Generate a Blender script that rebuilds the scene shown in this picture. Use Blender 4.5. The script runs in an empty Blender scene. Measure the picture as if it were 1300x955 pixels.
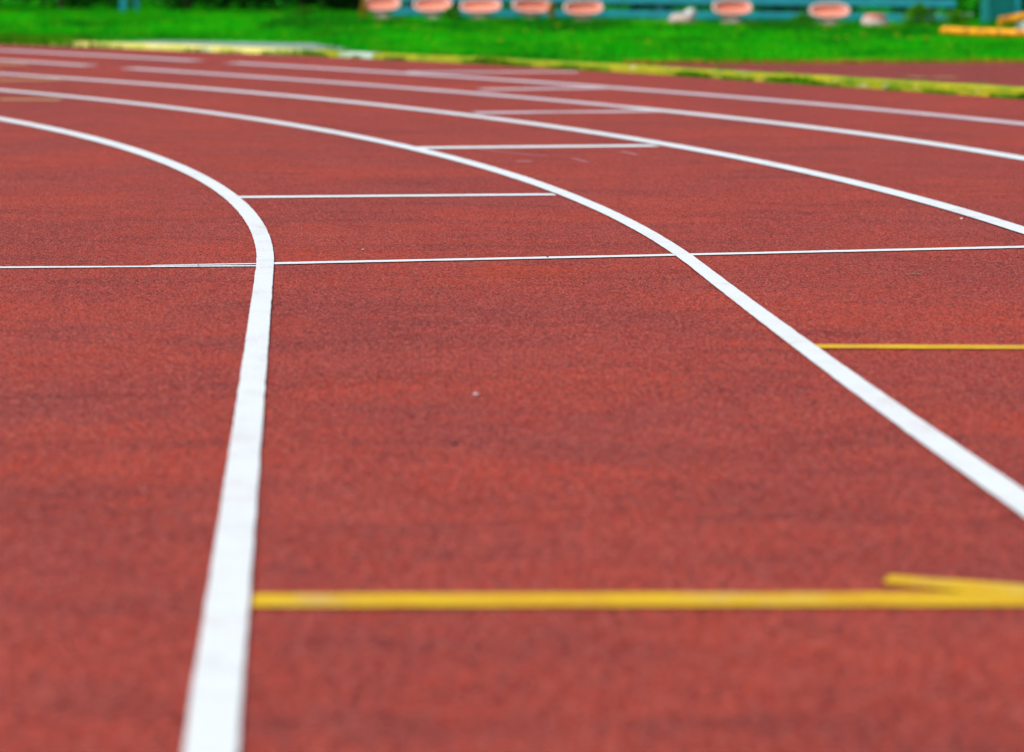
import bpy, math, random
import numpy as np
from mathutils import Matrix, Vector
random.seed(7); RNG = np.random.default_rng(7)
S = bpy.context.scene; COL = S.collection
PI = math.pi
# ------------------------------------------------------------------ camera
PITCH, ROLL, CAMH = 0.14628, 0.00830, 0.8570
cd = bpy.data.cameras.new('camera'); cam = bpy.data.objects.new('camera', cd); COL.objects.link(cam); S.camera = cam
cam.matrix_world = Matrix.Translation((0, 0, CAMH)) @ Matrix.Rotation(PI/2-PITCH, 4, 'X') @ Matrix.Rotation(ROLL, 4, 'Z')
cd.sensor_fit = 'HORIZONTAL'; cd.sensor_width = 36; cd.lens = 36*3300/1300; cd.shift_y = -45/1300
cd.clip_start = .05; cd.clip_end = 3000
cd.dof.use_dof = True; cd.dof.focus_distance = 7.45; cd.dof.aperture_fstop = 2.9; cd.dof.aperture_blades = 9
# ------------------------------------------------------------------ light
SUN_EL, SUN_AZ = math.radians(50), math.radians(-125)       # azimuth from +Y towards +X
w = bpy.data.worlds.new('World'); S.world = w; w.use_nodes = True
nt = w.node_tree; sky = nt.nodes.new('ShaderNodeTexSky'); sky.sky_type = 'NISHITA'; sky.sun_disc = False
sky.sun_elevation = SUN_EL; sky.sun_rotation = SUN_AZ; sky.air_density = 1.0; sky.dust_density = 4.0; sky.ozone_density = .6
bg = nt.nodes['Background']; nt.links.new(sky.outputs[0], bg.inputs[0]); bg.inputs[1].default_value = .13
sd = bpy.data.lights.new('sun', 'SUN'); sd.energy = 1.5; sd.angle = math.radians(14); sd.color = (1, .97, .93)
so = bpy.data.objects.new('sun', sd); COL.objects.link(so)
dv = Vector((math.sin(SUN_AZ)*math.cos(SUN_EL), math.cos(SUN_AZ)*math.cos(SUN_EL), math.sin(SUN_EL)))
so.rotation_euler = dv.to_track_quat('Z', 'Y').to_euler(); so.location = (0, 0, 20)
S.view_settings.view_transform = 'Standard'; S.view_settings.look = 'None'; S.view_settings.gamma = 1
S.view_settings.exposure = .5

# ------------------------------------------------------------------ helpers
def tag(o, label=None, cat=None, group=None, kind=None):
    if label: o['label'] = label
    if cat: o['category'] = cat
    if group: o['group'] = group
    if kind: o['kind'] = kind
    return o
class MB:
    def __init__(s): s.v = []; s.f = []; s.m = []
    def add(s, vs, fs, mi=0):
        b = len(s.v); s.v += [tuple(map(float, p)) for p in vs]; s.f += [tuple(i+b for i in f) for f in fs]; s.m += [mi]*len(fs)
    def box(s, c, d, rot=None, bev=0.0, mi=0):
        hx, hy, hz = d[0]/2, d[1]/2, d[2]/2; e = min(bev, hx*.45, hy*.45, hz*.45)
        R = rot or Matrix.Identity(3); c = Vector(c)
        if e <= 0:
            vs = [(x*hx, y*hy, z*hz) for z in (-1, 1) for y in (-1, 1) for x in (-1, 1)]
            fs = [(0, 2, 3, 1), (4, 5, 7, 6), (0, 1, 5, 4), (2, 6, 7, 3), (0, 4, 6, 2), (1, 3, 7, 5)]
        else:                                                  # chamfered block: octagonal rings
            def ring(z, k):
                a, b = hx-k, hy-k
                return [(a-e, -b, z), (a, -b+e, z), (a, b-e, z), (a-e, b, z), (-a+e, b, z), (-a, b-e, z), (-a, -b+e, z), (-a+e, -b, z)]
            vs = ring(-hz, e)+ring(-hz+e, 0)+ring(hz-e, 0)+ring(hz, e)
            fs = [tuple(range(7, -1, -1)), tuple(range(24, 32))]
            for r in range(3):
                for i in range(8): j = (i+1) % 8; fs.append((r*8+i, r*8+j, r*8+8+j, r*8+8+i))
        s.add([c+R@Vector(v) for v in vs], fs, mi)
    def tube(s, pts, rad, n=10, cap=True, mi=0):
        pts = [Vector(p) for p in pts]; k = len(pts)
        rs = rad if isinstance(rad, (list, tuple)) else [rad]*k
        vs = []
        for i, p in enumerate(pts):
            t = (pts[min(i+1, k-1)]-pts[max(i-1, 0)]).normalized()
            a = t.cross(Vector((0, 0, 1)) if abs(t.z) < .9 else Vector((1, 0, 0))).normalized(); b = t.cross(a)
            vs += [p+(a*math.cos(2*PI*j/n)+b*math.sin(2*PI*j/n))*rs[i] for j in range(n)]
        fs = [(i*n+j, i*n+(j+1) % n, (i+1)*n+(j+1) % n, (i+1)*n+j) for i in range(k-1) for j in range(n)]
        if cap: fs += [tuple(range(n)), tuple(range((k-1)*n+n-1, (k-1)*n-1, -1))]
        s.add(vs, fs, mi)
    def lathe(s, prof, n=24, mod=None, mi=0):
        vs = []
        for (r, z) in prof:
            for j in range(n):
                a = 2*PI*j/n; p = (r*math.cos(a), r*math.sin(a), z)
                vs.append(mod(*p) if mod else p)
        k = len(prof)
        fs = [(i*n+j, i*n+(j+1) % n, (i+1)*n+(j+1) % n, (i+1)*n+j) for i in range(k-1) for j in range(n)]
        s.add(vs, fs, mi)
    def build(s, name, mat, parent=None, smooth=False):
        me = bpy.data.meshes.new(name); me.from_pydata(s.v, [], s.f)
        for m in (mat if isinstance(mat, (list, tuple)) else [mat]): me.materials.append(m)
        me.polygons.foreach_set('material_index', s.m)
        if smooth: me.polygons.foreach_set('use_smooth', [True]*len(s.f))
        me.update(); o = bpy.data.objects.new(name, me); COL.objects.link(o)
        if parent: o.parent = parent
        return o
def np_mesh(name, verts, quads, mats, parent=None, midx=None):
    me = bpy.data.meshes.new(name); nv, nf = len(verts), len(quads); k = quads.shape[1]
    me.vertices.add(nv); me.vertices.foreach_set('co', verts.astype(np.float32).ravel())
    me.loops.add(nf*k); me.loops.foreach_set('vertex_index', quads.astype(np.int32).ravel())
    me.polygons.add(nf); me.polygons.foreach_set('loop_start', np.arange(0, nf*k, k, dtype=np.int32))
    me.polygons.foreach_set('loop_total', np.full(nf, k, dtype=np.int32))
    for m in mats: me.materials.append(m)
    if midx is not None: me.polygons.foreach_set('material_index', midx.astype(np.int32))
    me.update(calc_edges=True); o = bpy.data.objects.new(name, me); COL.objects.link(o)
    if parent: o.parent = parent
    return o
def empty(name, loc, rz=0, **k):
    o = bpy.data.objects.new(name, None); COL.objects.link(o); o.location = loc; o.rotation_euler = (0, 0, rz)
    o.empty_display_size = .1; return tag(o, **k)
def copy_tree(o, parent=None):
    c = o.copy(); COL.objects.link(c)
    if parent: c.parent = parent
    for ch in list(o.children): copy_tree(ch, c)
    return c

# ------------------------------------------------------------------ materials
class NT:
    def __init__(s, name, rough=.7, spec=.5):
        s.m = bpy.data.materials.new(name); s.m.use_nodes = True; s.t = s.m.node_tree; s.b = s.t.nodes['Principled BSDF']
        s.b.inputs['Roughness'].default_value = rough; s.b.inputs['Specular IOR Level'].default_value = spec
        s.co = s.t.nodes.new('ShaderNodeTexCoord').outputs['Object']
    def n(s, typ, **kw):
        x = s.t.nodes.new(typ)
        for k, v in kw.items(): setattr(x, k, v)
        return x
    def lk(s, a, b): s.t.links.new(a, b)
    def noise(s, scale, detail=3, rough=.6, vec=None, dist=0):
        x = s.n('ShaderNodeTexNoise'); x.inputs['Scale'].default_value = scale; x.inputs['Detail'].default_value = detail
        x.inputs['Roughness'].default_value = rough; x.inputs['Distortion'].default_value = dist; s.lk(vec or s.co, x.inputs['Vector']); return x.outputs['Fac']
    def ramp(s, fac, stops):
        x = s.n('ShaderNodeValToRGB'); e = x.color_ramp.elements
        while len(e) < len(stops): e.new(.5)
        for i, (p, c) in enumerate(stops): e[i].position = p; e[i].color = (*c, 1) if len(c) == 3 else c
        s.lk(fac, x.inputs[0]); return x.outputs[0]
    def rng(s, fac, a, b, c=0., d=1.):
        x = s.n('ShaderNodeMapRange'); s.lk(fac, x.inputs[0])
        for i, q in enumerate((a, b, c, d)): x.inputs[i+1].default_value = q
        return x.outputs[0]
    def mix(s, fac, a, b, mode='MIX'):
        x = s.n('ShaderNodeMix', data_type='RGBA', blend_type=mode)
        for sock, q in ((x.inputs[0], fac), (x.inputs[6], a), (x.inputs[7], b)):
            if isinstance(q, bpy.types.NodeSocket): s.lk(q, sock)
            elif isinstance(q, (int, float)): sock.default_value = q
            else: sock.default_value = (*q, 1)
        return x.outputs[2]
    def math(s, op, a, b=None):
        x = s.n('ShaderNodeMath', operation=op)
        for i, q in enumerate((a, b)):
            if q is None: continue
            if isinstance(q, bpy.types.NodeSocket): s.lk(q, x.inputs[i])
            else: x.inputs[i].default_value = q
        return x.outputs[0]
    def scl(s, v): 
        x = s.n('ShaderNodeVectorMath', operation='MULTIPLY'); s.lk(s.co, x.inputs[0]); x.inputs[1].default_value = v; return x.outputs[0]
    def col(s, c): 
        if isinstance(c, bpy.types.NodeSocket): s.lk(c, s.b.inputs['Base Color'])
        else: s.b.inputs['Base Color'].default_value = (*c, 1)
    def bump(s, h, strength, dist):
        x = s.n('ShaderNodeBump'); x.inputs['Strength'].default_value = strength; x.inputs['Distance'].default_value = dist
        s.lk(h, x.inputs['Height']); s.lk(x.outputs[0], s.b.inputs['Normal'])
def track_mat(name, base, dark, orange, pale):
    t = NT(name, .78, .17)
    big = t.noise(.9, 5, .65); mid = t.noise(6.5, 4, .65); strk = t.noise(1.0, 5, .6, t.scl((1.2, 5.5, 1)), .4)
    c = t.mix(t.rng(big, .38, .66), base, orange)
    c = t.mix(t.rng(strk, .49, .69, 0, .65), c, dark)
    c = t.mix(t.rng(mid, .45, .75, 0, .5), c, pale)
    c = t.mix(t.rng(t.noise(2.6, 6, .7, t.scl((1, 2.0, 1)), 1.2), .55, .70, 0, .45), c, dark)
    c = t.mix(t.rng(t.noise(11, 4, .7), .53, .68, 0, .45), c, orange)
    c = t.mix(t.rng(t.noise(1.7, 4, .6), .50, .68, 0, .35), c, pale)
    # rubber granules: a mosaic of small chips, some charcoal, some pale pink
    v = t.n('ShaderNodeTexVoronoi'); v.inputs['Scale'].default_value = 255; t.lk(t.co, v.inputs['Vector'])
    sep = t.n('ShaderNodeSeparateColor'); t.lk(v.outputs['Color'], sep.inputs[0])
    g = sep.outputs[0]; g2 = t.noise(150, 2, .6)
    c = t.mix(t.rng(g, .50, .80, 0, .95), c, (.05, .012, .014))
    c = t.mix(t.rng(sep.outputs[1], .72, .94, 0, .62), c, (.64, .19, .145))
    c = t.mix(t.rng(g2, .52, .68, 0, .4), c, dark)
    if name == 'tartan':
        sx = t.n('ShaderNodeSeparateXYZ'); t.lk(t.co, sx.inputs[0])
        ex = t.math('POWER', t.math('DIVIDE', t.math('SUBTRACT', sx.outputs[0], .02), .17), 2); ey = t.math('POWER', t.math('DIVIDE', t.math('SUBTRACT', sx.outputs[1], 7.09), .14), 2)
        msk = t.rng(t.math('ADD', t.math('ADD', ex, ey), t.math('MULTIPLY', t.noise(30, 3), .9)), 1.0, 1.45, 1, 0)
        c = t.mix(t.math('MULTIPLY', msk, t.rng(g2, .35, .6, .1, .75)), c, (.48, .060, .016))
        c = t.mix(t.math('MULTIPLY', msk, t.rng(g, .55, .8, 0, .8)), c, (.07, .014, .01))
    t.col(c)
    h = t.math('ADD', t.math('MULTIPLY', v.outputs['Distance'], -1.0), t.math('MULTIPLY', t.noise(60, 3), .9))
    t.bump(h, .55, .004)
    t.lk(t.rng(mid, .3, .7, .75, .9), t.b.inputs['Roughness'])
    return t
def make_track():
    # scuffed patch of coarser, more orange granules beside the thin cross line
    t = track_mat('tartan', (.305, .034, .021), (.14, .016, .012), (.46, .044, .012), (.35, .062, .046))
    return t.m
M = {}
M['tartan'] = make_track()
M['runoff'] = track_mat('old_tartan', (.23, .028, .020), (.13, .018, .014), (.30, .036, .014), (.27, .055, .04)).m
def paint(name, c, worn, lo, hi, grain=.25, far=None):
    t = NT(name, .7, .2)
    a = t.noise(3.0, 5, .7); b = t.noise(140, 3, .7)
    x = t.mix(t.rng(t.math('ADD', t.math('MULTIPLY', a, .6), t.math('MULTIPLY', b, .4)), lo, hi, 0, grain), c, worn)
    x = t.mix(t.rng(t.noise(9, 4, .7), .52, .75, 0, .28), x, (.34, .36, .34))
    x = t.mix(t.rng(t.noise(260, 2, .6), .60, .74, 0, .5), x, worn)
    if far:                                                  # the lines are more worn on the far lanes
        sx = t.n('ShaderNodeSeparateXYZ'); t.lk(t.co, sx.inputs[0]); x = t.mix(t.rng(t.math('ADD', sx.outputs[1], t.math('MULTIPLY', a, 3.0)), 13.5, 21.0, 0, .85), x, far)
    t.col(x); t.bump(t.noise(170, 3, .7), .35, .002); return t.m
M['white'] = paint('white_line_paint', (.67, .73, .725), (.38, .14, .12), .54, .69, .4, (.58, .49, .50))
M['white_worn'] = paint('worn_white_paint', (.60, .56, .58), (.36, .08, .07), .42, .64, .6, (.56, .47, .48))
M['yellow'] = paint('yellow_line_paint', (.64, .42, .006), (.45, .15, .01), .44, .60, .55)
M['faded'] = paint('faded_yellow_paint', (.46, .27, .10), (.32, .09, .06), .42, .60, .7)
M['scuff'] = paint('chalk_scuff', (.42, .17, .17), (.30, .05, .045), .42, .58, .8)
def simple(name, c1, c2, scale=8, rough=.6, spec=.5, lo=.4, hi=.65, bump=.2, bd=.004, bs=60):
    t = NT(name, rough, spec); t.col(t.mix(t.rng(t.noise(scale, 5, .65), lo, hi), c1, c2))
    if bump: t.bump(t.noise(bs, 4), bump, bd)
    return t
def grass_mat(name, c1, c2, c3, patch=.5, transl=.25):
    t = NT(name, .8, .08)
    c = t.mix(t.rng(t.noise(patch, 4, .6, t.scl((1, .6, .3))), .36, .64), c1, c2)
    c = t.mix(t.rng(t.noise(2.6, 4, .6), .52, .72, 0, .75), c, c3)
    t.col(c)
    tr = t.n('ShaderNodeBsdfTranslucent'); t.lk(c, tr.inputs[0]); mx = t.n('ShaderNodeMixShader'); mx.inputs[0].default_value = transl
    t.lk(t.b.outputs[0], mx.inputs[1]); t.lk(tr.outputs[0], mx.inputs[2]); t.lk(mx.outputs[0], t.t.nodes['Material Output'].inputs[0]); return t.m
M['grass'] = grass_mat('grass_blades', (.015, .56, .001), (.004, .22, .003), (.22, .60, .001), .7, .3)
M['soil'] = simple('grassy_soil', (.004, .30, .002), (.008, .16, .004), 2.0, .95, .1, bump=.6, bd=.02, bs=25).m
M['rank'] = grass_mat('rank_grass_blades', (.006, .20, .003), (.004, .12, .004), (.05, .34, .003), 1.1, .25)
M['dry'] = grass_mat('dry_grass_blades', (.42, .26, .02), (.22, .24, .01), (.30, .16, .04), 2)
M['tuft'] = grass_mat('weed_tufts', (.09, .34, .003), (.03, .18, .003), (.22, .34, .01), 3)
M['leaf'] = grass_mat('shrub_leaves', (.004, .036, .004), (.007, .06, .005), (.003, .022, .004), 1.2, .15)
M['leaf_light'] = grass_mat('weed_leaves', (.03, .28, .004), (.05, .20, .006), (.10, .28, .004), 5)
M['bark'] = simple('bark', (.05, .035, .022), (.02, .015, .01), 12, .9, .2, bump=.8, bd=.01).m
def kerb_mat(name, y, moss, concrete, lo, hi, clo=.58, chi=.72):
    t = NT(name, .85, .2)
    c = t.mix(t.rng(t.noise(3.2, 5, .7), lo, hi), y, moss)
    c = t.mix(t.rng(t.noise(2.4, 4, .6, t.scl((1.7, 1.7, 6))), clo, chi, 0, .9), c, concrete)
    t.col(c); t.bump(t.noise(40, 5, .7), .7, .01); return t.m
M['kerb_yellow'] = kerb_mat('kerb_yellow_paint', (.70, .62, .18), (.42, .46, .05), (.58, .62, .46), .46, .72)
M['kerb_moss'] = kerb_mat('kerb_mossy_paint', (.34, .35, .012), (.10, .22, .004), (.46, .52, .40), .40, .66, .60, .72)
M['kerb_bare'] = kerb_mat('kerb_bare_concrete', (.42, .54, .46), (.18, .30, .05), (.50, .58, .52), .45, .62)
M['apron'] = simple('apron_concrete', (.25, .35, .31), (.16, .26, .16), 2.5, .9, .3, bump=.5, bd=.01, bs=40).m
def teal(name, c, c2):
    t = NT(name, .4, .5); k = t.mix(t.rng(t.noise(5, 5, .7), .45, .7), c, c2)
    k = t.mix(t.rng(t.noise(22, 5, .75), .62, .75, 0, .7), k, (.10, .06, .035)); t.col(k); t.bump(t.noise(50, 4), .2, .003); return t.m
M['teal'] = teal('teal_paint', (.004, .26, .34), (.003, .18, .25)); M['teal_dark'] = teal('dark_teal_paint', (.008, .09, .12), (.006, .07, .09))
M['teal_green'] = teal('teal_green_paint', (.006, .26, .25), (.006, .20, .20))
M['shell'] = simple('faded_red_plastic', (.70, .19, .11), (.62, .28, .20), 7, .5, .5, .4, .75, .15).m
M['rim'] = simple('pale_plastic_rim', (.72, .48, .43), (.64, .38, .33), 14, .7, .3, .4, .7, .2).m  # rim coloured paler than the seat shell
M['conc'] = simple('pale_concrete', (.52, .42, .38), (.38, .32, .28), 16, .9, .2, .4, .7, .6, .006, 60).m
M['orange'] = simple('orange_plastic', (.85, .36, .004), (.30, .10, .01), 13, .6, .3, .46, .62, .3).m
M['pale'] = simple('pale_plastic', (.60, .66, .66), (.45, .50, .5), 18, .5, .5).m
M['petal'] = simple('yellow_petals', (.55, .52, .01), (.45, .46, .01), 60, .7, .2, bump=0).m
M['stem'] = simple('flower_stems', (.04, .20, .01), (.03, .14, .01), 60, .7, .2, bump=0).m
M['stone'] = simple('pale_chips', (.70, .62, .62), (.5, .42, .42), 300, .8, .3, bump=.5, bd=.001, bs=600).m
M['darkstone'] = simple('dark_chips', (.03, .02, .02), (.05, .03, .02), 300, .8, .3, bump=.5, bd=.001, bs=600).m
M['dead_leaf'] = simple('dead_leaf', (.18, .14, .03), (.12, .09, .03), 100, .7, .3, bump=.3, bd=.001, bs=300).m

# ------------------------------------------------------------------ the bend
CX, CY, R0 = -16.1028, 5.8300, 15.472                       # centre of the bend and radius of the nearest left line
D = np.array([-0.08246143, 0.99659426]); N = np.array([-0.99659426, -0.08246143])
def P(s, off):                                              # s: metres along the nearest line from the start of the bend; off: metres outward
    s = np.asarray(s, float); r = R0+np.asarray(off, float); a = np.maximum(s, 0)/R0
    x = CX - N[0]*r*np.cos(a) + D[0]*(r*np.sin(a)+np.minimum(s, 0)); y = CY - N[1]*r*np.cos(a) + D[1]*(r*np.sin(a)+np.minimum(s, 0))
    return np.stack([x, y], -1)
def ribbon(mb, s, o1, o2, z, mi=0):
    a = P(s, o1); b = P(s, o2); k = len(s); vs = []
    for i in range(k): vs += [(a[i][0], a[i][1], z), (b[i][0], b[i][1], z)]
    mb.add(vs, [(2*i, 2*i+1, 2*i+3, 2*i+2) for i in range(k-1)], mi)
SEND = R0*PI*1.0                                            # the bend turns half round
# base sheet
g = MB(); g.add([(-1500, -1500, -.006), (1500, -1500, -.006), (1500, 1500, -.006), (-1500, 1500, -.006)], [(0, 1, 2, 3)])
tag(g.build('ground', M['soil']), 'grassy earth under and around the running track', 'ground', kind='structure')
# run-off area outside the kerb on the right
g = MB(); g.add([(-.5, 21.06, 0), (0.9, 21.46, 0), (2.0, 21.78, 0), (4.4, 22.43, 0), (34, 30.4, 0), (34, -45, 0), (3, -45, 0), (2, 0, 0)], [(0, 7, 6, 5, 4, 3, 2, 1)])
tag(g.build('runoff_area', M['runoff']), 'old dull red surface outside the kerb on the right', 'run-off area', kind='structure')
g = MB(); ss = np.concatenate([np.linspace(-45, 0, 46), np.linspace(0, SEND, 120)[1:]])
ribbon(g, ss, np.full(len(ss), -3.9), np.full(len(ss), 6.52), .004)
tag(g.build('running_track', M['tartan']), 'red rubber running track bending away to the left', 'running track', kind='structure')

OFF = {1: ((0.000026, -0.000109, -0.000098, 0.001497), -4.14, 6.72), 2: ((-0.000289, 0.002223, -0.000081, -0.012421), -3.25, 9.26),
       3: ((0.000158, -0.004423, 0.024367, -0.028240), 0.86, 11.01), 4: ((0.002360, -0.049096, 0.300938, -0.531797), 3.24, 12.72),
       5: ((0.001815, -0.035713, 0.199971, -0.269865), 4.96, 13.98), 6: ((-0.004001, 0.132938, -1.374496, 4.431242), 6.47, 14.37)}
def off(k, s):
    c, a, b = OFF[k]; sc = np.clip(s, a, b); base = (k-1)*1.22 if k < 6 else 6.51
    o = np.polyval(c, sc); out = np.maximum(a-s, 0)+np.maximum(s-b, 0)
    return base+o*np.exp(-out/2.5)
def wob(n, amp, seed, smooth=3):
    r = np.random.default_rng(seed); x = r.normal(0, 1, n+smooth*2); k = np.ones(smooth)/smooth
    return amp*np.convolve(x, k, 'same')[smooth:smooth+n]*math.sqrt(smooth)
W = {1: ([-4.2, -2.3, 0, 2.9, 5, 7], [.058, .053, .048, .062, .085, .10]), 2: ([-3, -1, 0, 2, 3.5, 6, 10], [.062, .052, .048, .06, .075, .10, .13]),
     3: ([0, 3, 6, 12], [.07, .09, .12, .16]), 4: ([2, 5, 8, 13], [.10, .13, .17, .20]), 5: ([4, 7, 10, 15], [.15, .18, .20, .22])}
def lane_line(k, spans, label, mats):
    g = MB()
    for i, (s0, s1, mi) in enumerate(spans):
        step = .02 if (s0 < 9 and s1 > -5 and s1-s0 < 25) else .4
        s = np.arange(s0, s1+1e-6, step); c = off(k, s) if k else np.full(len(s), -1.22)
        wd = np.interp(s, *W.get(k, W[1]))/2; am = .0004 if step < .1 else 0
        ribbon(g, s, c-wd+wob(len(s), am, k*10+i), c+wd+wob(len(s), am, k*10+i+5), .0088, mi)
    return tag(g.build('lane_line', mats), label, 'lane line', 'white lane lines painted round the bend', 'structure')
mw = [M['white'], M['white_worn']]
lane_line(1, [(-40, -4.6, 0), (-4.6, 9, 0), (9, SEND, 0)], 'innermost white lane line, nearest on the left, bending sharply at the thin cross line', mw)
lane_line(2, [(-40, -4.6, 0), (-4.6, 9, 0), (9, SEND, 0)], 'white lane line sweeping from the right edge through the thin cross line', mw)
lane_line(3, [(-40, -2, 0), (-2, 8, 0), (8, SEND, 0)], 'third white lane line outward, ending the two middle cross lines', mw)
lane_line(4, [(-40, 1, 0), (1, 6.5, 0), (6.5, 11.26, 1), (11.67, SEND, 1)], 'fourth white lane line outward, broken by a short gap at the left', mw)
lane_line(5, [(-40, 2, 1), (2, 11.5, 1), (11.84, SEND, 1)], 'worn outermost white lane line, running inside the mossy kerb', mw)

def bar(p, q, wd, z, seed, ragged=.0008):                    # a straight painted strip
    p, q = np.array(p, float), np.array(q, float); L = np.hypot(*(q-p)); t = (q-p)/L; n = np.array([-t[1], t[0]]); k = max(2, int(L/.02))
    u = np.linspace(0, L, k+1); a = wob(k+1, ragged, seed); b = wob(k+1, ragged, seed+1); w1 = wd if np.isscalar(wd) else np.interp(u/L, [0, 1], wd)
    vs = []
    for i in range(k+1):
        c = p+t*u[i]; h = (w1 if np.isscalar(w1) else w1[i])/2
        vs += [(*(c+n*(h+a[i])), z), (*(c-n*(h+b[i])), z)]
    g = MB(); g.add(vs, [(2*i+1, 2*i+3, 2*i+2, 2*i) for i in range(k)]); return g
def cross(name, label, mat, p, q, wd, seed, group=None, z=.0068, cat='cross line'):
    return tag(bar(p, q, wd, z, seed).build(name, mat), label, cat, group, 'structure')
# thin line across all lanes at the start of the bend (with its doubled stroke on the left)
g = bar((-1.95, 7.003), (-.70, 7.157), (.046, .026), .0066, 20)
for a, b, wd, sd_ in (((-1.0, 7.142), (-.70, 7.206), (.012, .026), 22), ((-.70, 7.206), (.43, 7.495), .046, 24), ((.43, 7.495), (2.9, 8.17), (.046, .056), 26)):
    h = bar(a, b, wd, .0071, sd_); g.add(h.v, h.f)
tag(g.build('cross_line', M['white']), 'thin white line crossing every lane, doubled beside the innermost lane line', 'cross line', kind='structure')
GR = 'white staggered cross lines'
cross('cross_line', 'nearest staggered white cross line, between the first and second lane lines', M['white'], (-.975, 9.219), (.15, 9.430), .078, 30, GR)
cross('cross_line', 'second staggered white cross line, between the second and third lane lines', M['white'], (-.45, 11.701), (.655, 11.975), .13, 32, GR)
cross('cross_line', 'third staggered white cross line, between the third and fourth lane lines', M['white_worn'], (-.22, 14.412), (.83, 14.70), .16, 34, GR)
cross('cross_line', 'fourth staggered white cross line, between the fourth and fifth lane lines', M['white_worn'], (-.22, 16.975), (.66, 17.33), .19, 36, GR)
cross('cross_line', 'farthest faint white cross line, between the outermost lane line and kerb', M['white_worn'], (-.80, 19.45), (.48, 19.722), .20, 38, GR)
cross('cross_line', 'thin yellow cross line starting at the right hand lane line', M['yellow'], (.665, 5.726), (1.74, 5.755), .062, 40)
# yellow cross line with arrow head
g = bar((-.343, 3.375), (.83, 3.423), (.073, .078), .0075, 42)
h = bar((.522, 3.524), (.735, 3.448), (.046, .082), .0079, 44); g.add(h.v, h.f)
h = bar((.70, 3.462), (.84, 3.424), (.066, .06), .0083, 46); g.add(h.v, h.f)
tag(g.build('arrow_line', M['yellow']), 'wide yellow cross line in the foreground ending in an arrow head', 'cross line', kind='structure')
GF = 'faded yellow marks on the far left lanes'
cross('paint_mark', 'faded yellow dash between the second and third lane lines, far left', M['faded'], (-3.03, 15.35), (-2.66, 15.33), .20, 50, GF)
cross('paint_mark', 'faded yellow dash between the third and fourth lane lines, far left', M['faded'], (-3.6, 17.62), (-3.10, 17.84), .22, 52, GF)
cross('paint_mark', 'faded yellow dash between the fourth and fifth lane lines, far left', M['faded'], (-4.05, 20.30), (-3.80, 20.36), .30, 54, GF)
GP = 'pale paint marks on the run-off area'
cross('paint_mark', 'short pale paint blot on the old surface beyond the kerb', M['faded'], (2.94, 19.40), (3.05, 19.43), .22, 56, GP, .004)
cross('paint_mark', 'pair of pale paint strokes on the old surface beyond the kerb', M['faded'], (3.11, 19.40), (3.29, 19.44), .18, 58, GP, .004)
GS = 'chalky scuffs on the track'
for i, (a, b, wd, lb) in enumerate([((-.15, 11.62), (.14, 11.28), .035, 'long thin chalky scuff below the second cross line'),
                                  ((.01, 10.97), (.075, 10.99), .07, 'small round chalky scuff nearest the lane line'),
                                  ((.255, 11.17), (.315, 10.95), .03, 'short slanting chalky scuff in the middle of the lane'),
                                  ((.48, 11.60), (.54, 11.40), .03, 'short chalky scuff nearest the third lane line')]):
    cross('scuff_mark', lb, M['scuff'], a, b, wd, 60+2*i, GS, .006, 'scuff')

# ------------------------------------------------------------------ kerb
KH, KW = .078, .15
def kerb():
    g = MB(); s = np.concatenate([np.arange(-42, 4, 1.0), np.arange(4, 15.2, .1), np.arange(15.3, SEND, .6)])
    c = off(6, s); wv = np.interp(s, [0, 8, 12, 14], [.0, .0, .0, .0])
    hz = KH+wob(len(s), .0025, 5, 5)-np.interp(s, [6, 9.5, 12, 14], [0, .02, .036, .036])-.03*np.clip((s-14.3)/.4, 0, 1); k = len(s)
    prof = [(0, -.02), (.004, KH-.015), (.02, 0), (KW-.02, 0), (KW-.004, -.015), (KW, -1)]
    vs = []
    for j, (o, dz) in enumerate([(0, 'b'), (.004, -.016), (.02, 0), (KW-.02, 0), (KW-.004, -.016), (KW, 'b')]):
        p = P(s, c+.01+o)
        for i in range(k): vs.append((p[i][0], p[i][1], -.02 if dz == 'b' else hz[i]+dz))
    fs, ms = [], []
    for j in range(5):
        for i in range(k-1):
            fs.append((j*k+i, (j+1)*k+i, (j+1)*k+i+1, j*k+i+1)); q = s[i]
            ms.append(0 if q > 12.05 else 2 if 11.55 < q < 11.85 else 1)
    for f, m in zip(fs, ms): g.add([], [], 0); g.f.append(f); g.m.append(m)
    g.v = vs
    return tag(g.build('kerb', [M['kerb_yellow'], M['kerb_moss'], M['kerb_bare']]), 'low kerb with peeling yellow paint and moss round the outside of the track', 'kerb', kind='structure')
kerb()
# concrete apron behind the kerb on the left
g = MB(); ss = np.linspace(12.2, 13.7, 14); a = P(ss, off(6, ss)+KW+.012)
outer = [(-1.5, 24.0), (-1.95, 25.3), (-3.45, 25.75), (-3.9, 25.2)]
poly = [(x, y) for x, y in a]+outer[::-1]
n = len(poly); g.add([(x, y, .02) for x, y in poly]+[(x, y, -.02) for x, y in poly], [tuple(range(n))]+[(i, (i+1) % n, n+(i+1) % n, n+i) for i in range(n)])
tag(g.build('concrete_apron', M['apron']), 'pale concrete slab lying between the yellow kerb and the grass', 'concrete slab', kind='structure')

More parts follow.
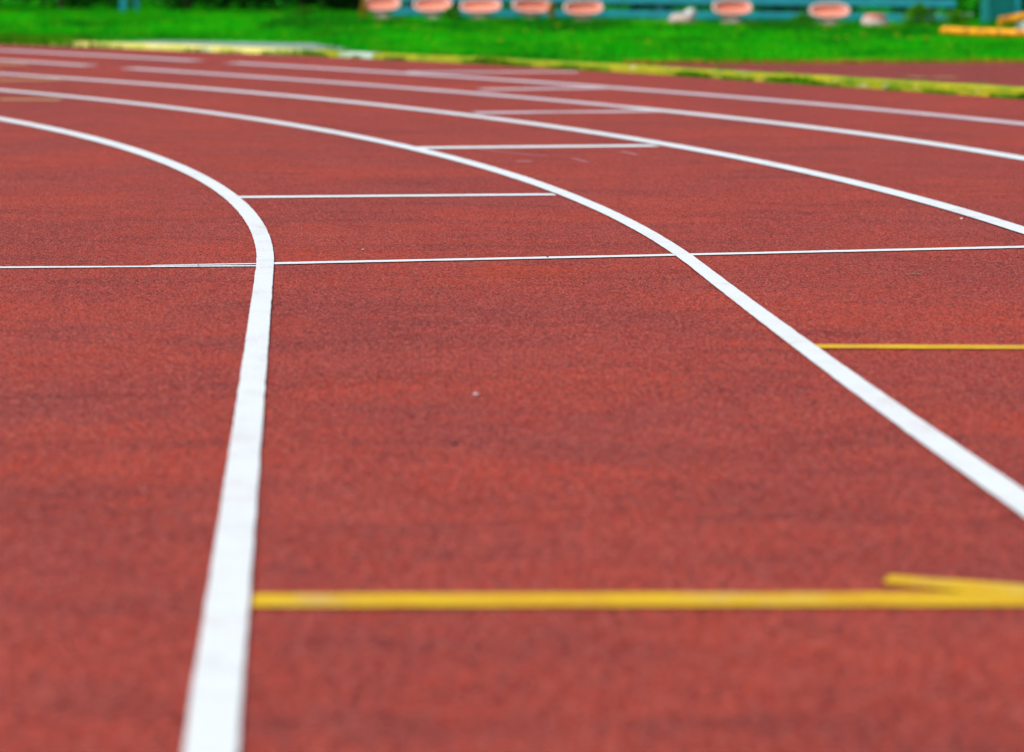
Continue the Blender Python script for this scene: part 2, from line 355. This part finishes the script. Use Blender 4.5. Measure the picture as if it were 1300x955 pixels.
# ------------------------------------------------------------------ grass (stuff)
def blades(name, xy, h, wd, mat, label, cat, seed, lean=.35, z0=0.0):
    r = np.random.default_rng(seed); n = len(xy); h = h*r.uniform(.55, 1.15, n); wd = wd*r.uniform(.6, 1.3, n)
    a = r.uniform(0, 2*PI, n); t = np.stack([np.cos(a), np.sin(a), np.zeros(n)], 1)
    b = r.uniform(0, 2*PI, n); l = r.uniform(.1, 1, n)*lean; ln = np.stack([np.cos(b)*l, np.sin(b)*l, np.zeros(n)], 1)
    base = np.concatenate([xy, np.full((n, 1), -.006+z0)], 1); up = np.array([0, 0, 1.])
    w2 = (wd/2)[:, None]; H = h[:, None]
    v = np.stack([base-t*w2, base+t*w2, base+t*w2*.8+up*H*.55+ln*H*.35, base-t*w2*.8+up*H*.55+ln*H*.35,
                  base+up*H*.95+ln*H, base+up*H*.95+ln*H+t*w2*.25], 1).reshape(-1, 3)
    i = np.arange(n)[:, None]*6
    q = np.concatenate([i+np.array([[0, 1, 2, 3]]), i+np.array([[3, 2, 5, 4]])], 0)
    return tag(np_mesh(name, v, q, [mat]), label, cat, kind='stuff')
def inside_track(xy, m=0.0):                                # within the kerb's outer edge
    v = xy-np.array([CX, CY]); a = v@D; b = -(v@N); r = np.where(a > 0, np.hypot(a, b), b)
    ang = np.where(a > 0, np.arctan2(a, b), 0); s = ang*R0
    return r < R0+off(6, s)+KW+m, s, r-R0
def runoff(xy):                                             # the dull red area
    return (xy[:, 1] < 21.50+.27*(xy[:, 0]-1.1)) & (xy[:, 0] > -.4)
def in_apron(xy):
    poly = np.array([(-1.6, 23.0), (-1.55, 24.05), (-2.0, 25.35), (-3.45, 25.8), (-3.95, 25.2), (-3.7, 24.1)])
    c = np.zeros(len(xy), bool); j = len(poly)-1
    for i in range(len(poly)):
        (xi, yi), (xj, yj) = poly[i], poly[j]
        c ^= ((yi > xy[:, 1]) != (yj > xy[:, 1])) & (xy[:, 0] < (xj-xi)*(xy[:, 1]-yi)/(yj-yi+1e-12)+xi); j = i
    return c
n = 330000
xy = np.stack([RNG.uniform(-15, 15, n), RNG.uniform(20.5, 45, n)], 1)
ins, _, _ = inside_track(xy); xy = xy[~ins & ~runoff(xy) & ~in_apron(xy)]
for bu, by in ((748, 34.2), (866, 33.9), (935, 33.55), (1056, 33.05), (1116, 32.9)):   # worn grass round the pedestals
    bx = (bu-653.3)/3300*(by*.989+.05); xy = xy[((xy[:, 0]-bx)/.24)**2+((xy[:, 1]-by)/.55)**2 > 1]
keep = (np.abs(xy[:, 0]) < .22*xy[:, 1]+1.5) & (xy[:, 1] < 41) | (RNG.random(len(xy)) < .3); xy = xy[keep]
clump = .5+.5*np.sin(xy[:, 0]*2.3+1.7*np.sin(xy[:, 1]*1.3))*np.sin(xy[:, 1]*1.9+xy[:, 0]*.7)
hh = np.where(xy[:, 1] > 30, .085, .065)*(0.7+.5*clump)
blades('grass', xy, hh, .013, M['grass'], 'bright green uncut grass between the kerb and the fence', 'grass', 3)
# a farther, coarser field out to the sides and behind
n = 60000; xy = np.stack([RNG.uniform(-34, 34, n), RNG.uniform(18, 60, n)], 1); ins, _, _ = inside_track(xy)
xy = xy[~ins & ~runoff(xy) & ((np.abs(xy[:, 0]) > 14.5) | (xy[:, 1] > 44.5))]
blades('grass', xy, .10, .04, M['grass'], 'coarser grass stretching away at the far sides of the field', 'grass', 4)
# ranker, darker grass in front of the fence
n = 26000; xy = np.stack([RNG.uniform(-3, 9, n), RNG.uniform(30.2, 35, n)], 1)
for bu, by in ((748, 34.2), (866, 33.9), (935, 33.55), (1056, 33.05), (1116, 32.9)):
    bx = (bu-653.3)/3300*(by*.989+.05); xy = xy[((xy[:, 0]-bx)/.26)**2+((xy[:, 1]-by)/.7)**2 > 1]
cl = np.sin(xy[:, 0]*1.9+1)+np.sin(xy[:, 0]*4.7+xy[:, 1]*2)+np.sin(xy[:, 1]*3.1); xy = xy[cl > .1+.4*(xy[:, 1] < 32)]
blades('grass', xy, .115, .014, M['rank'], 'darker ranker grass in clumps in front of the fence', 'grass', 14)
# tufts growing along the kerb
s = np.concatenate([RNG.uniform(3, 12.2, 10000), RNG.uniform(12.2, 14.3, 500), RNG.uniform(14.25, 17, 5200)])
cl = np.sin(s*7.3)+np.sin(s*17.1+2)+np.sin(s*3.1+1); keep = (cl > -.2) | (s > 14.2); s = s[keep]
o = off(6, s)-RNG.uniform(-.02, .05, len(s))-np.where(s > 14.2, RNG.uniform(-.35, .06, len(s)), 0)
xy = P(s, o); hh = np.where(s > 14.2, .11, .034+.022*np.clip(np.sin(s*7.3)+np.sin(s*3.1+1), 0, 2))
blades('weed_tufts', xy, hh, .010, M['tuft'], 'weedy tufts growing along the foot of the mossy kerb', 'weeds', 5)
s = RNG.uniform(2, 12.4, 2600); cl = np.sin(s*5.3+1)+np.sin(s*13.1); s = s[cl > .3]; xy = P(s, off(6, s)+KW+.02+RNG.uniform(0, .05, len(s)))
blades('weed_tufts', xy, .10, .010, M['tuft'], 'weedy tufts growing behind the mossy kerb', 'weeds', 6)
# dry edge where the grass meets the run-off area
x = RNG.uniform(.9, 12, 6000); xy = np.stack([x, 21.52+.27*(x-1.1)+RNG.normal(.03, .05, len(x))], 1); ins, _, _ = inside_track(xy); xy = xy[~ins]
blades('dry_grass', xy, .05, .010, M['dry'], 'dry brown grass along the straight edge of the old surface', 'dry grass', 7)

# ------------------------------------------------------------------ teal fence
FA, FB = Vector((-1.75, 36.15)), Vector((5.86, 34.84)); fd = (FB-FA).normalized(); fang = math.atan2(fd.y, fd.x)
FL = (FB-FA).length
fence = empty('board_fence', (FA.x, FA.y, 0), fang, label='low teal board fence with dark gaps behind the row of bucket seats', cat='fence')
for px_ in (.27, 3.76, 7.12):
    g = MB(); g.box((px_, .05, .55), (.09, .09, 1.14), bev=.008); g.box((px_, .05, 1.135), (.12, .12, .03), bev=.006); g.build('post', M['teal_dark'], fence)
for i in range(5):
    z = .105+.2*i; g = MB(); g.box((FL/2, -.012, z), (FL-(0.0 if i else .1), .03, .108), bev=.006); g.build('board', M['teal'], fence)
# ------------------------------------------------------------------ teal slatted cabinet on the right
gt = empty('slatted_gate', (6.47, 34.9, 0), .08, label='narrow teal slatted gate standing alone right of the fence', cat='gate')
for sx, wd in ((-.20, .11), (.235, .06)):
    g = MB(); g.box((sx, 0, .65), (wd, .07, 1.32), bev=.008); g.build('post', M['teal'] if sx > 0 else M['teal_green'], gt)
g = MB(); g.box((.03, .02, .66), (.34, .012, 1.16))
for k in range(13): g.box((.03, -.004, .12+k*.088), (.345, .03, .055), Matrix.Rotation(.35, 3, 'X'), .003)
g.build('slatted_panel', M['teal_green'], gt)
g = MB(); g.box((.015, 0, 1.335), (.56, .09, .04), bev=.006); g.build('top_rail', M['teal'], gt)
# ------------------------------------------------------------------ two posts, far left
def steel_post(x, y, wd, label):
    r = empty('steel_post', (x, y, 0), .1, label=label, cat='post', group='teal posts in front of the shrubs')
    g = MB(); g.box((0, 0, .98), (wd, wd, 1.98), bev=.006); g.build('shaft', M['teal'], r)
    g = MB(); g.box((0, 0, 1.985), (wd+.03, wd+.03, .03), bev=.006); g.build('cap', M['teal_dark'], r)
    g = MB(); g.box((0, 0, .012), (.18, .18, .02), bev=.004)
    for sx in (-.065, .065):
        for sy in (-.065, .065): g.tube([(sx, sy, .02), (sx, sy, .035)], .01, 6)
    g.build('base_plate', M['teal_dark'], r)
steel_post(-5.66, 37.9, .10, 'wider teal steel post, left of the pair before the dark shrubs')
steel_post(-5.49, 38.0, .075, 'thinner teal steel post, right of the pair before the dark shrubs')

# ------------------------------------------------------------------ bucket seats
def seat_mod(x, y, z):
    r = math.hypot(x, y)+1e-9; c = abs(x/r); s_ = abs(y/r)
    k = 1/((c**2.6+s_**2.6)**(1/2.6)); x, y = x*k, y*k*.43
    return (x, y, z)
def make_seat(label):
    r = empty('bucket_seat', (0, 0, 0), label=label, cat='seat', group='faded red bucket seats in a row')
    g = MB(); g.lathe([(.001, 0), (.12, .002), (.18, .012), (.222, .035), (.242, .07), (.250, .10), (.252, .115), (.242, .117), (.232, .108), (.215, .098), (.185, .088), (.14, .080), (.08, .076), (.001, .075)], 32, seat_mod)
    sh = g.build('shell', M['shell'], r, True); sh.location = (0, .04, .172); sh.rotation_euler = (1.0, 0, 0)
    g = MB(); pts = [seat_mod(.247*math.cos(2*PI*j/40), 0.247*math.sin(2*PI*j/40), .115) for j in range(41)]
    g.tube(pts, .019, 8, False); o = g.build('rim', M['rim'], r, True); o.location = (0, .04, .172); o.rotation_euler = (1.0, 0, 0)
    g = MB(); g.lathe([(.001, -.01), (.15, -.01), (.148, .02), (.125, .05), (.10, .085), (.098, .118), (.001, .118)], 20); g.build('pedestal', M['conc'], r)
    return r
def fx(u, y): return ((u-650)-3.3)/3300*(y*.989+.05)
seats = [(484, 35.35, 0, 'leftmost faded red bucket seat, its left edge among weeds'), (550, 35.25, 0, 'faded red bucket seat, second from the left, behind a bright weed'),
         (611, 35.15, 0, 'faded red bucket seat, third from the left'), (674, 34.95, 0, 'faded red bucket seat, fourth from the left, beside yellowing stalks'),
         (740, 34.6, 0, 'faded red bucket seat on a visible pedestal, between a seat and the bare fence'),
         (929, 33.95, 0, 'brightest red bucket seat, standing alone after the gap in the row'), (1053, 33.5, 0, 'rightmost faded red bucket seat on a tall pale pedestal')]
proto = None
for i, (u, y, _, lb) in enumerate(seats):
    if proto is None: proto = make_seat(lb); o = proto
    else: o = copy_tree(proto)
    o['label'] = lb; o.location = (fx(u, y), y, 0 if u < 900 else .01); o.rotation_euler = (random.uniform(-.03, .03), random.uniform(-.04, .04), random.uniform(-.3, .3)); o.scale = (1.04*random.uniform(.95, 1.04), 1.0, random.uniform(.9, 1.06))
# bare pedestals whose seats have gone
def stub(u, y, label, broken):
    r = empty('seat_pedestal', (fx(u, y), y, 0), random.uniform(0, 3), label=label, cat='pedestal', group='bare seat pedestals')
    g = MB(); rr = random.Random(u)
    def mod(x, y_, z): return (x*(1+.06*math.sin(5*x+9*y_)), y_*(1+.05*math.cos(7*x)), z*(1+(.16*x/.15 if z > .08 else 0)))
    g.lathe([(.001, -.01), (.18, -.01), (.178, .03), (.165, .08), (.155, .125), (.13, .145), (.06, .14), (.001, .138)], 20, mod); g.build('stump', M['conc'], r, True)
    if broken:
        g = MB(); g.lathe([(.001, .0), (.05, .005), (.07, .035), (.06, .075), (.03, .095), (.001, .098)], 14, lambda x, y_, z: (x*1.2+.15, y_, z+.12)); g.build('broken_lump', M['pale'], r, True)
    else:
        g = MB(); g.lathe([(.001, .13), (.13, .135), (.14, .16), (.12, .18), (.001, .182)], 18); g.build('shell_remnant', M['shell'], r, True)
stub(866, 34.3, 'bare pale pedestal with a white lump, left of the brightest seat', True)
stub(1112, 33.3, 'bare pedestal with a red remnant, right of the last seat', False)
# straw at the feet of the pedestals
pts = []
for u, y, rad, k in ((484, 34.9, .25, 160), (611, 34.7, .22, 120), (748, 34.25, .27, 420), (866, 33.9, .25, 420), (940, 33.6, .25, 380), (1058, 33.1, .30, 520), (1118, 33.0, .26, 420), (1000, 33.6, .22, 220), (630, 34.7, .2, 200), (815, 34.1, .25, 120)):
    c = np.array([fx(u, y), y]); a = RNG.uniform(0, 2*PI, k); q = RNG.uniform(0, 1, k)**.6*rad; pts.append(c+np.stack([np.cos(a)*q*1.2, np.sin(a)*q*.6], 1))
blades('dry_grass', np.concatenate(pts), .075, .014, M['dry'], 'straw coloured dry grass at the feet of the seats', 'dry grass', 9)

# ------------------------------------------------------------------ orange pipes on the right
def corr(g, pts, r, step=.05):                               # ribbed plastic pipe
    pts = [Vector(p) for p in pts]; out = []
    for i in range(len(pts)-1):
        L = (pts[i+1]-pts[i]).length; k = max(2, int(L/step*2))
        for j in range(k): out.append(pts[i].lerp(pts[i+1], j/k))
    out.append(pts[-1]); g.tube(out, [r*(1.0 if j % 2 else .86) for j in range(len(out))], 12)
a = empty('orange_pipe', (5.15, 28.7, .02), label='long ribbed orange pipe lying in the grass at the right', cat='pipe', group='orange pipes at the right')
g = MB(); corr(g, [(-.25, 1.2, .05), (-.12, .6, .055), (.15, .08, .06), (.45, -.12, .06), (.85, -.18, .06), (1.4, -.1, .055), (1.9, .0, .06)], .052); g.build('tube', M['orange'], a, True)
g = MB(); g.tube([(1.84, 0, .06), (2.02, 0, .06)], .066, 16); g.build('coupling', M['pale'], a, True)
a = empty('orange_pipe', (5.85, 30.6, 0), label='short orange pipe propped up above the long one, with a pale coupling', cat='pipe', group='orange pipes at the right')
g = MB(); corr(g, [(-.20, -.05, .165), (.02, 0, .20), (.22, .05, .245)], .058); g.build('tube', M['orange'], a, True)
g = MB(); g.tube([(.20, .05, .24), (.26, .06, .262), (.31, .07, .28)], [.064, .070, .064], 14); g.build('coupling', M['pale'], a, True)
g = MB(); corr(g, [(.30, .07, .28), (.6, .12, .35), (1.1, .2, .36)], .055); g.build('tube', M['orange'], a, True)
b = MB(); b.box((6.05, 30.66, .085), (.30, .22, .18), Matrix.Rotation(.2, 3, 'Z'), .015)
tag(b.build('concrete_block', M['pale']), 'pale block under the propped orange pipe', 'block')
b = MB(); b.box((6.85, 30.78, .15), (.3, .25, .31), Matrix.Rotation(-.1, 3, 'Z'), .015)
tag(b.build('concrete_block', M['pale']), 'taller pale block at the right end of the propped orange pipe', 'block')

# ------------------------------------------------------------------ leafy things
def leaf_cloud(n, fn, size, seed):
    r = np.random.default_rng(seed); c = fn(r, n); nrm = r.normal(size=(n, 3)); nrm[:, 2] += .6; nrm /= np.linalg.norm(nrm, axis=1)[:, None]
    t = np.cross(nrm, r.normal(size=(n, 3))); t /= np.linalg.norm(t, axis=1)[:, None]; b = np.cross(nrm, t)
    sz = (size*r.uniform(.5, 1.3, n))[:, None]
    v = np.stack([c-t*sz, c-b*sz*.45+nrm*sz*.1, c+t*sz, c+b*sz*.45+nrm*sz*.1], 1).reshape(-1, 3)
    return v, np.arange(n*4).reshape(-1, 4)
def shrub_fn(h, rad, seed):
    rr = np.random.default_rng(seed); k = 26
    cen = np.stack([rr.normal(0, rad*.45, k), rr.normal(0, rad*.45, k), rr.uniform(.15, h*.92, k)], 1); sc = rr.uniform(.22, .5, k)
    def fn(r, n):
        i = r.integers(0, k, n); d = r.normal(size=(n, 3)); d /= np.linalg.norm(d, axis=1)[:, None]
        p = cen[i]+d*(sc[i]*r.uniform(.55, 1.05, n))[:, None]; p[:, 2] = np.abs(p[:, 2])*1.0+.02; return p
    return fn, cen
protos = []
for v in range(3):
    r = empty('shrub', (0, 0, -50), label='x', cat='shrub')
    h, rad = (2.2, 2.6, 1.9)[v], (1.0, 1.2, .95)[v]; fn, cen = shrub_fn(h, rad, 40+v)
    vv, q = leaf_cloud(5200, fn, .055, 50+v); np_mesh('crown', vv, q, [M['leaf']], r)
    g = MB(); g.tube([(0, 0, -.02), (.02, .02, .4), (-.03, .04, h*.7)], [.06, .045, .015], 8)
    for c in cen[:12]: z = min(.15+c[2]*.35, .9); g.tube([(0, .01, z), (c[0]*.5, c[1]*.5, (z+c[2])/2+.05), tuple(c)], [.03, .018, .006], 6)
    g.build('trunk', M['bark'], r, True); protos.append(r)
front = [(-12.5, 'dark shrub at the far left end of the front row'), (-10.6, 'dark shrub well left of the two teal posts'), (-8.6, 'dark shrub rising at the left edge of the picture'),
         (-6.8, 'dark shrub just left of the two teal posts'), (-4.9, 'dark shrub just right of the two teal posts'), (-2.35, 'dark shrub directly left of the leftmost bucket seat'), (-.6, 'dark shrub behind the second and third bucket seats'), (-3.2, 'dark shrub with a deep black hollow left of the seats'),
         (-1.5, 'dark shrub behind the leftmost bucket seats'), (.3, 'dark shrub behind the middle bucket seats'), (2.2, 'dark shrub behind the gap in the seat row'), (4.1, 'dark shrub behind the rightmost bucket seat'),
         (6.0, 'greener shrub between the fence end and the slatted gate'), (8.0, 'dark shrub right of the slatted gate'), (10.0, 'dark shrub beyond the right edge, behind the orange pipes'), (12.2, 'dark shrub at the far right end of the front row')]
used = [False]*3
def place_shrub(x, y, label, sc):
    v = random.randrange(3)
    if not used[v]: o = protos[v]; used[v] = True
    else: o = copy_tree(protos[v])
    o['label'] = label; o['group'] = 'dark shrubs behind the grass'; o.location = (x, y, 0); o.rotation_euler = (0, 0, random.uniform(0, 6.28)); o.scale = (sc,)*3
for x, lb in front: place_shrub(x, 39.4-.12*abs(x+2)*(x > -2)-(0 if x < -2 else .6)+random.uniform(-.2, .2), lb, random.uniform(.9, 1.12))
for i in range(13): place_shrub(-15+i*2.5+random.uniform(-.4, .4), 44+random.uniform(-.6, .8), 'dark shrub standing in the back row behind the front shrubs', random.uniform(1.1, 1.5))
for i, p in enumerate(protos):
    if not used[i]:
        for c in list(p.children): bpy.data.objects.remove(c)
        bpy.data.objects.remove(p)
def weed(x, y, h, rad, n, label, mat='leaf_light', flowers=0, seed=0, size=.03):
    r = empty('weed_plant', (x, y, 0), label=label, cat='weed', group='leafy weeds along the fence')
    def fn(rr, n):
        a = rr.uniform(0, 2*PI, n); q = rr.uniform(0, 1, n)**.7; z = rr.uniform(0, 1, n); rad_ = rad*q*(1-.5*z*z)
        return np.stack([np.cos(a)*rad_, np.sin(a)*rad_, .02+z*h*(1-.3*q)], 1)
    v, q = leaf_cloud(n, fn, size, 90+seed); np_mesh('leaves', v, q, [M[mat]], r)
    g = MB(); rr = random.Random(seed)
    for _ in range(7):
        a = rr.uniform(0, 6.28); g.tube([(0, 0, -.01), (math.cos(a)*rad*.2, math.sin(a)*rad*.2, h*.5), (math.cos(a)*rad*.4, math.sin(a)*rad*.4, h*.85)], [.005, .004, .002], 5)
    g.build('stalks', M['stem'], r)
    for _ in range(flowers):
        a = rr.uniform(0, 6.28); d = rr.uniform(.2, .9)*rad; f = MB(); f.lathe([(.001, 0), (.02, .004), (.024, .012), (.001, .016)], 8, lambda X, Y, Z: (X+math.cos(a)*d, Y+math.sin(a)*d, Z+h*rr.uniform(.7, .75)))
        f.build('flower', M['pale'], r)
weed(-2.88, 35.7, .17, .22, 500, 'bright green weed before the black hollow in the shrubs', seed=1)
weed(fx(573, 34.8), 34.8, .21, .16, 420, 'bright green weed between the second and third bucket seats', seed=2)
weed(fx(1020, 34.0), 34.0, .17, .22, 420, 'green weed left of the rightmost bucket seat', seed=3)
weed(fx(1168, 33.1), 33.1, .34, .26, 900, 'tall dark green weed in front of the right end of the fence', 'tuft', seed=4)
weed(fx(1214, 33.6), 33.6, .24, .26, 420, 'low weed with small pale flowers near the fence end', 'tuft', 9, seed=5)
weed(fx(700, 34.9), 34.9, .30, .07, 160, 'thin yellowing weed right of the fourth bucket seat', 'dry', seed=6)
weed(fx(461, 35.2), 35.2, .30, .07, 160, 'thin yellowing weed left of the first bucket seat', 'dry', seed=7)
# yellow flowers dotted in the grass
dpts = [(-1.46, 27.92, 1.3, 'large yellow flower head, leftmost in the grass'), (-1.08, 28.31, 1.0, 'yellow flower head, second from the left in the grass'), (-.84, 25.31, .8, 'small yellow flower near the kerb, left of the middle'),
        (-.13, 24.18, 1.0, 'yellow flower close behind the mossy kerb in the middle'), (.12, 27.53, .9, 'yellow flower, left of the trio in the middle grass'), (.26, 27.84, .7, 'small yellow flower in the trio in the middle grass'),
        (.46, 28.17, 1.4, 'largest yellow flower of the middle grass'), (.59, 27.66, .9, 'yellow flower just right of the largest middle one'), (1.23, 24.09, 1.0, 'lone yellow flower right of the middle, near the kerb'),
        (2.51, 29.31, .8, 'yellow flower below the brightest bucket seat'), (3.38, 28.4, 1.3, 'wide yellow flower below the rightmost bucket seat'), (3.19, 25.85, 1.0, 'yellow flower near the red edge, below the last seat'),
        (3.38, 26.6, .9, 'yellow flower, first of the right hand cluster'), (3.55, 26.63, 1.1, 'yellow flower in the middle of the right hand cluster'), (3.80, 25.99, 1.2, 'yellow flower, upper left of three close together at the right'),
        (3.85, 25.5, 1.1, 'yellow flower, middle of three close together at the right'), (3.98, 25.3, 1.2, 'yellow flower, lower right of three close together at the right'), (4.75, 26.94, 1.0, 'rightmost yellow flower, under the orange pipe'), (4.07, 24.4, .8, 'small yellow flower nearest the straight red edge')]
fp = None
for x, y, sc, lb in dpts:
    if fp is None:
        fp = empty('yellow_flower', (0, 0, 0), label=lb, cat='flower', group='yellow flowers in the grass')
        g = MB(); g.tube([(0, 0, -.01), (.004, .003, .05), (0, 0, .088)], [.003, .0028, .0025], 6); g.build('stem', M['stem'], fp)
        g = MB(); rr = random.Random(3)
        for j in range(26):
            a = j*2.4; l = .036-.018*(j/26); e = .25+1.1*j/26; t = Vector((math.cos(a)*math.cos(e), math.sin(a)*math.cos(e), math.sin(e))); sd2 = Vector((-math.sin(a), math.cos(a), 0))*.006
            b0 = Vector((0, 0, .086)); g.add([b0-sd2*.4, b0+sd2*.4, b0+t*l+sd2, b0+t*l-sd2], [(0, 1, 2, 3)])
        g.build('flower_head', M['petal'], fp); o = fp
    else: o = copy_tree(fp)
    o['label'] = lb; o.location = (x, y, 0); o.rotation_euler = (0, 0, random.uniform(0, 6)); o.scale = (sc*1.05,)*3

# ------------------------------------------------------------------ small litter on the track
def chip(name, x, y, r, mat, label, cat, flat=.6, grp=None):
    g = MB(); rr = random.Random(int(x*1000+y*77)); k = [rr.uniform(.75, 1.2) for _ in range(9)]
    g.lathe([(.0005, 0), (r, 0), (r*.95, r*.35*flat), (r*.5, r*.8*flat), (.0005, r*.85*flat)], 9, lambda X, Y, Z: (X*k[int((math.atan2(Y, X)+PI)/(2*PI)*8.99)], Y*k[(int((math.atan2(Y, X)+PI)/(2*PI)*8.99)+3) % 9], Z))
    o = g.build(name, mat, None, True); o.location = (x, y, .0055 if mat != M['stem'] else .0055); tag(o, label, cat, grp); return o
chip('pebble', -.07, 5.05, .0055, M['stone'], 'tiny white stone chip in the middle of the near lane', 'pebble')
chip('pebble', -.19, 6.59, .004, M['darkstone'], 'tiny dark chip below the worn patch in the near lane', 'pebble')
chip('pebble', -.10, 4.52, .005, M['darkstone'], 'tiny dark chip nearest the foreground yellow line', 'pebble')
chip('pebble', 1.50, 8.66, .006, M['stone'], 'tiny white stone chip at the right beyond the thin cross line', 'pebble')
chip('pebble', -.44, 7.59, .004, M['stone'], 'tiny white stone chip just right of the innermost lane line', 'pebble')
o = chip('pebble', -.868, 7.133, .004, M['darkstone'], 'dark chip on the doubled white line at the left', 'pebble'); o.location.z = .009
o = chip('pebble', .10, 7.405, .004, M['darkstone'], 'dark chip on the thin white cross line near its middle', 'pebble'); o.location.z = .009
g = MB(); g.add([(0, -.006, .001), (.012, -.009, .004), (.026, -.005, .003), (.034, 0, .006), (.026, .006, .003), (.012, .009, .005), (0, .005, .001), (-.012, 0, .001)], [(0, 1, 5, 6), (1, 2, 4, 5), (2, 3, 4), (7, 0, 6)])
o = g.build('fallen_leaf', M['dead_leaf']); o.location = (1.09, 7.08, .006); tag(o, 'small olive brown leaf lying right of the second lane line', 'leaf')
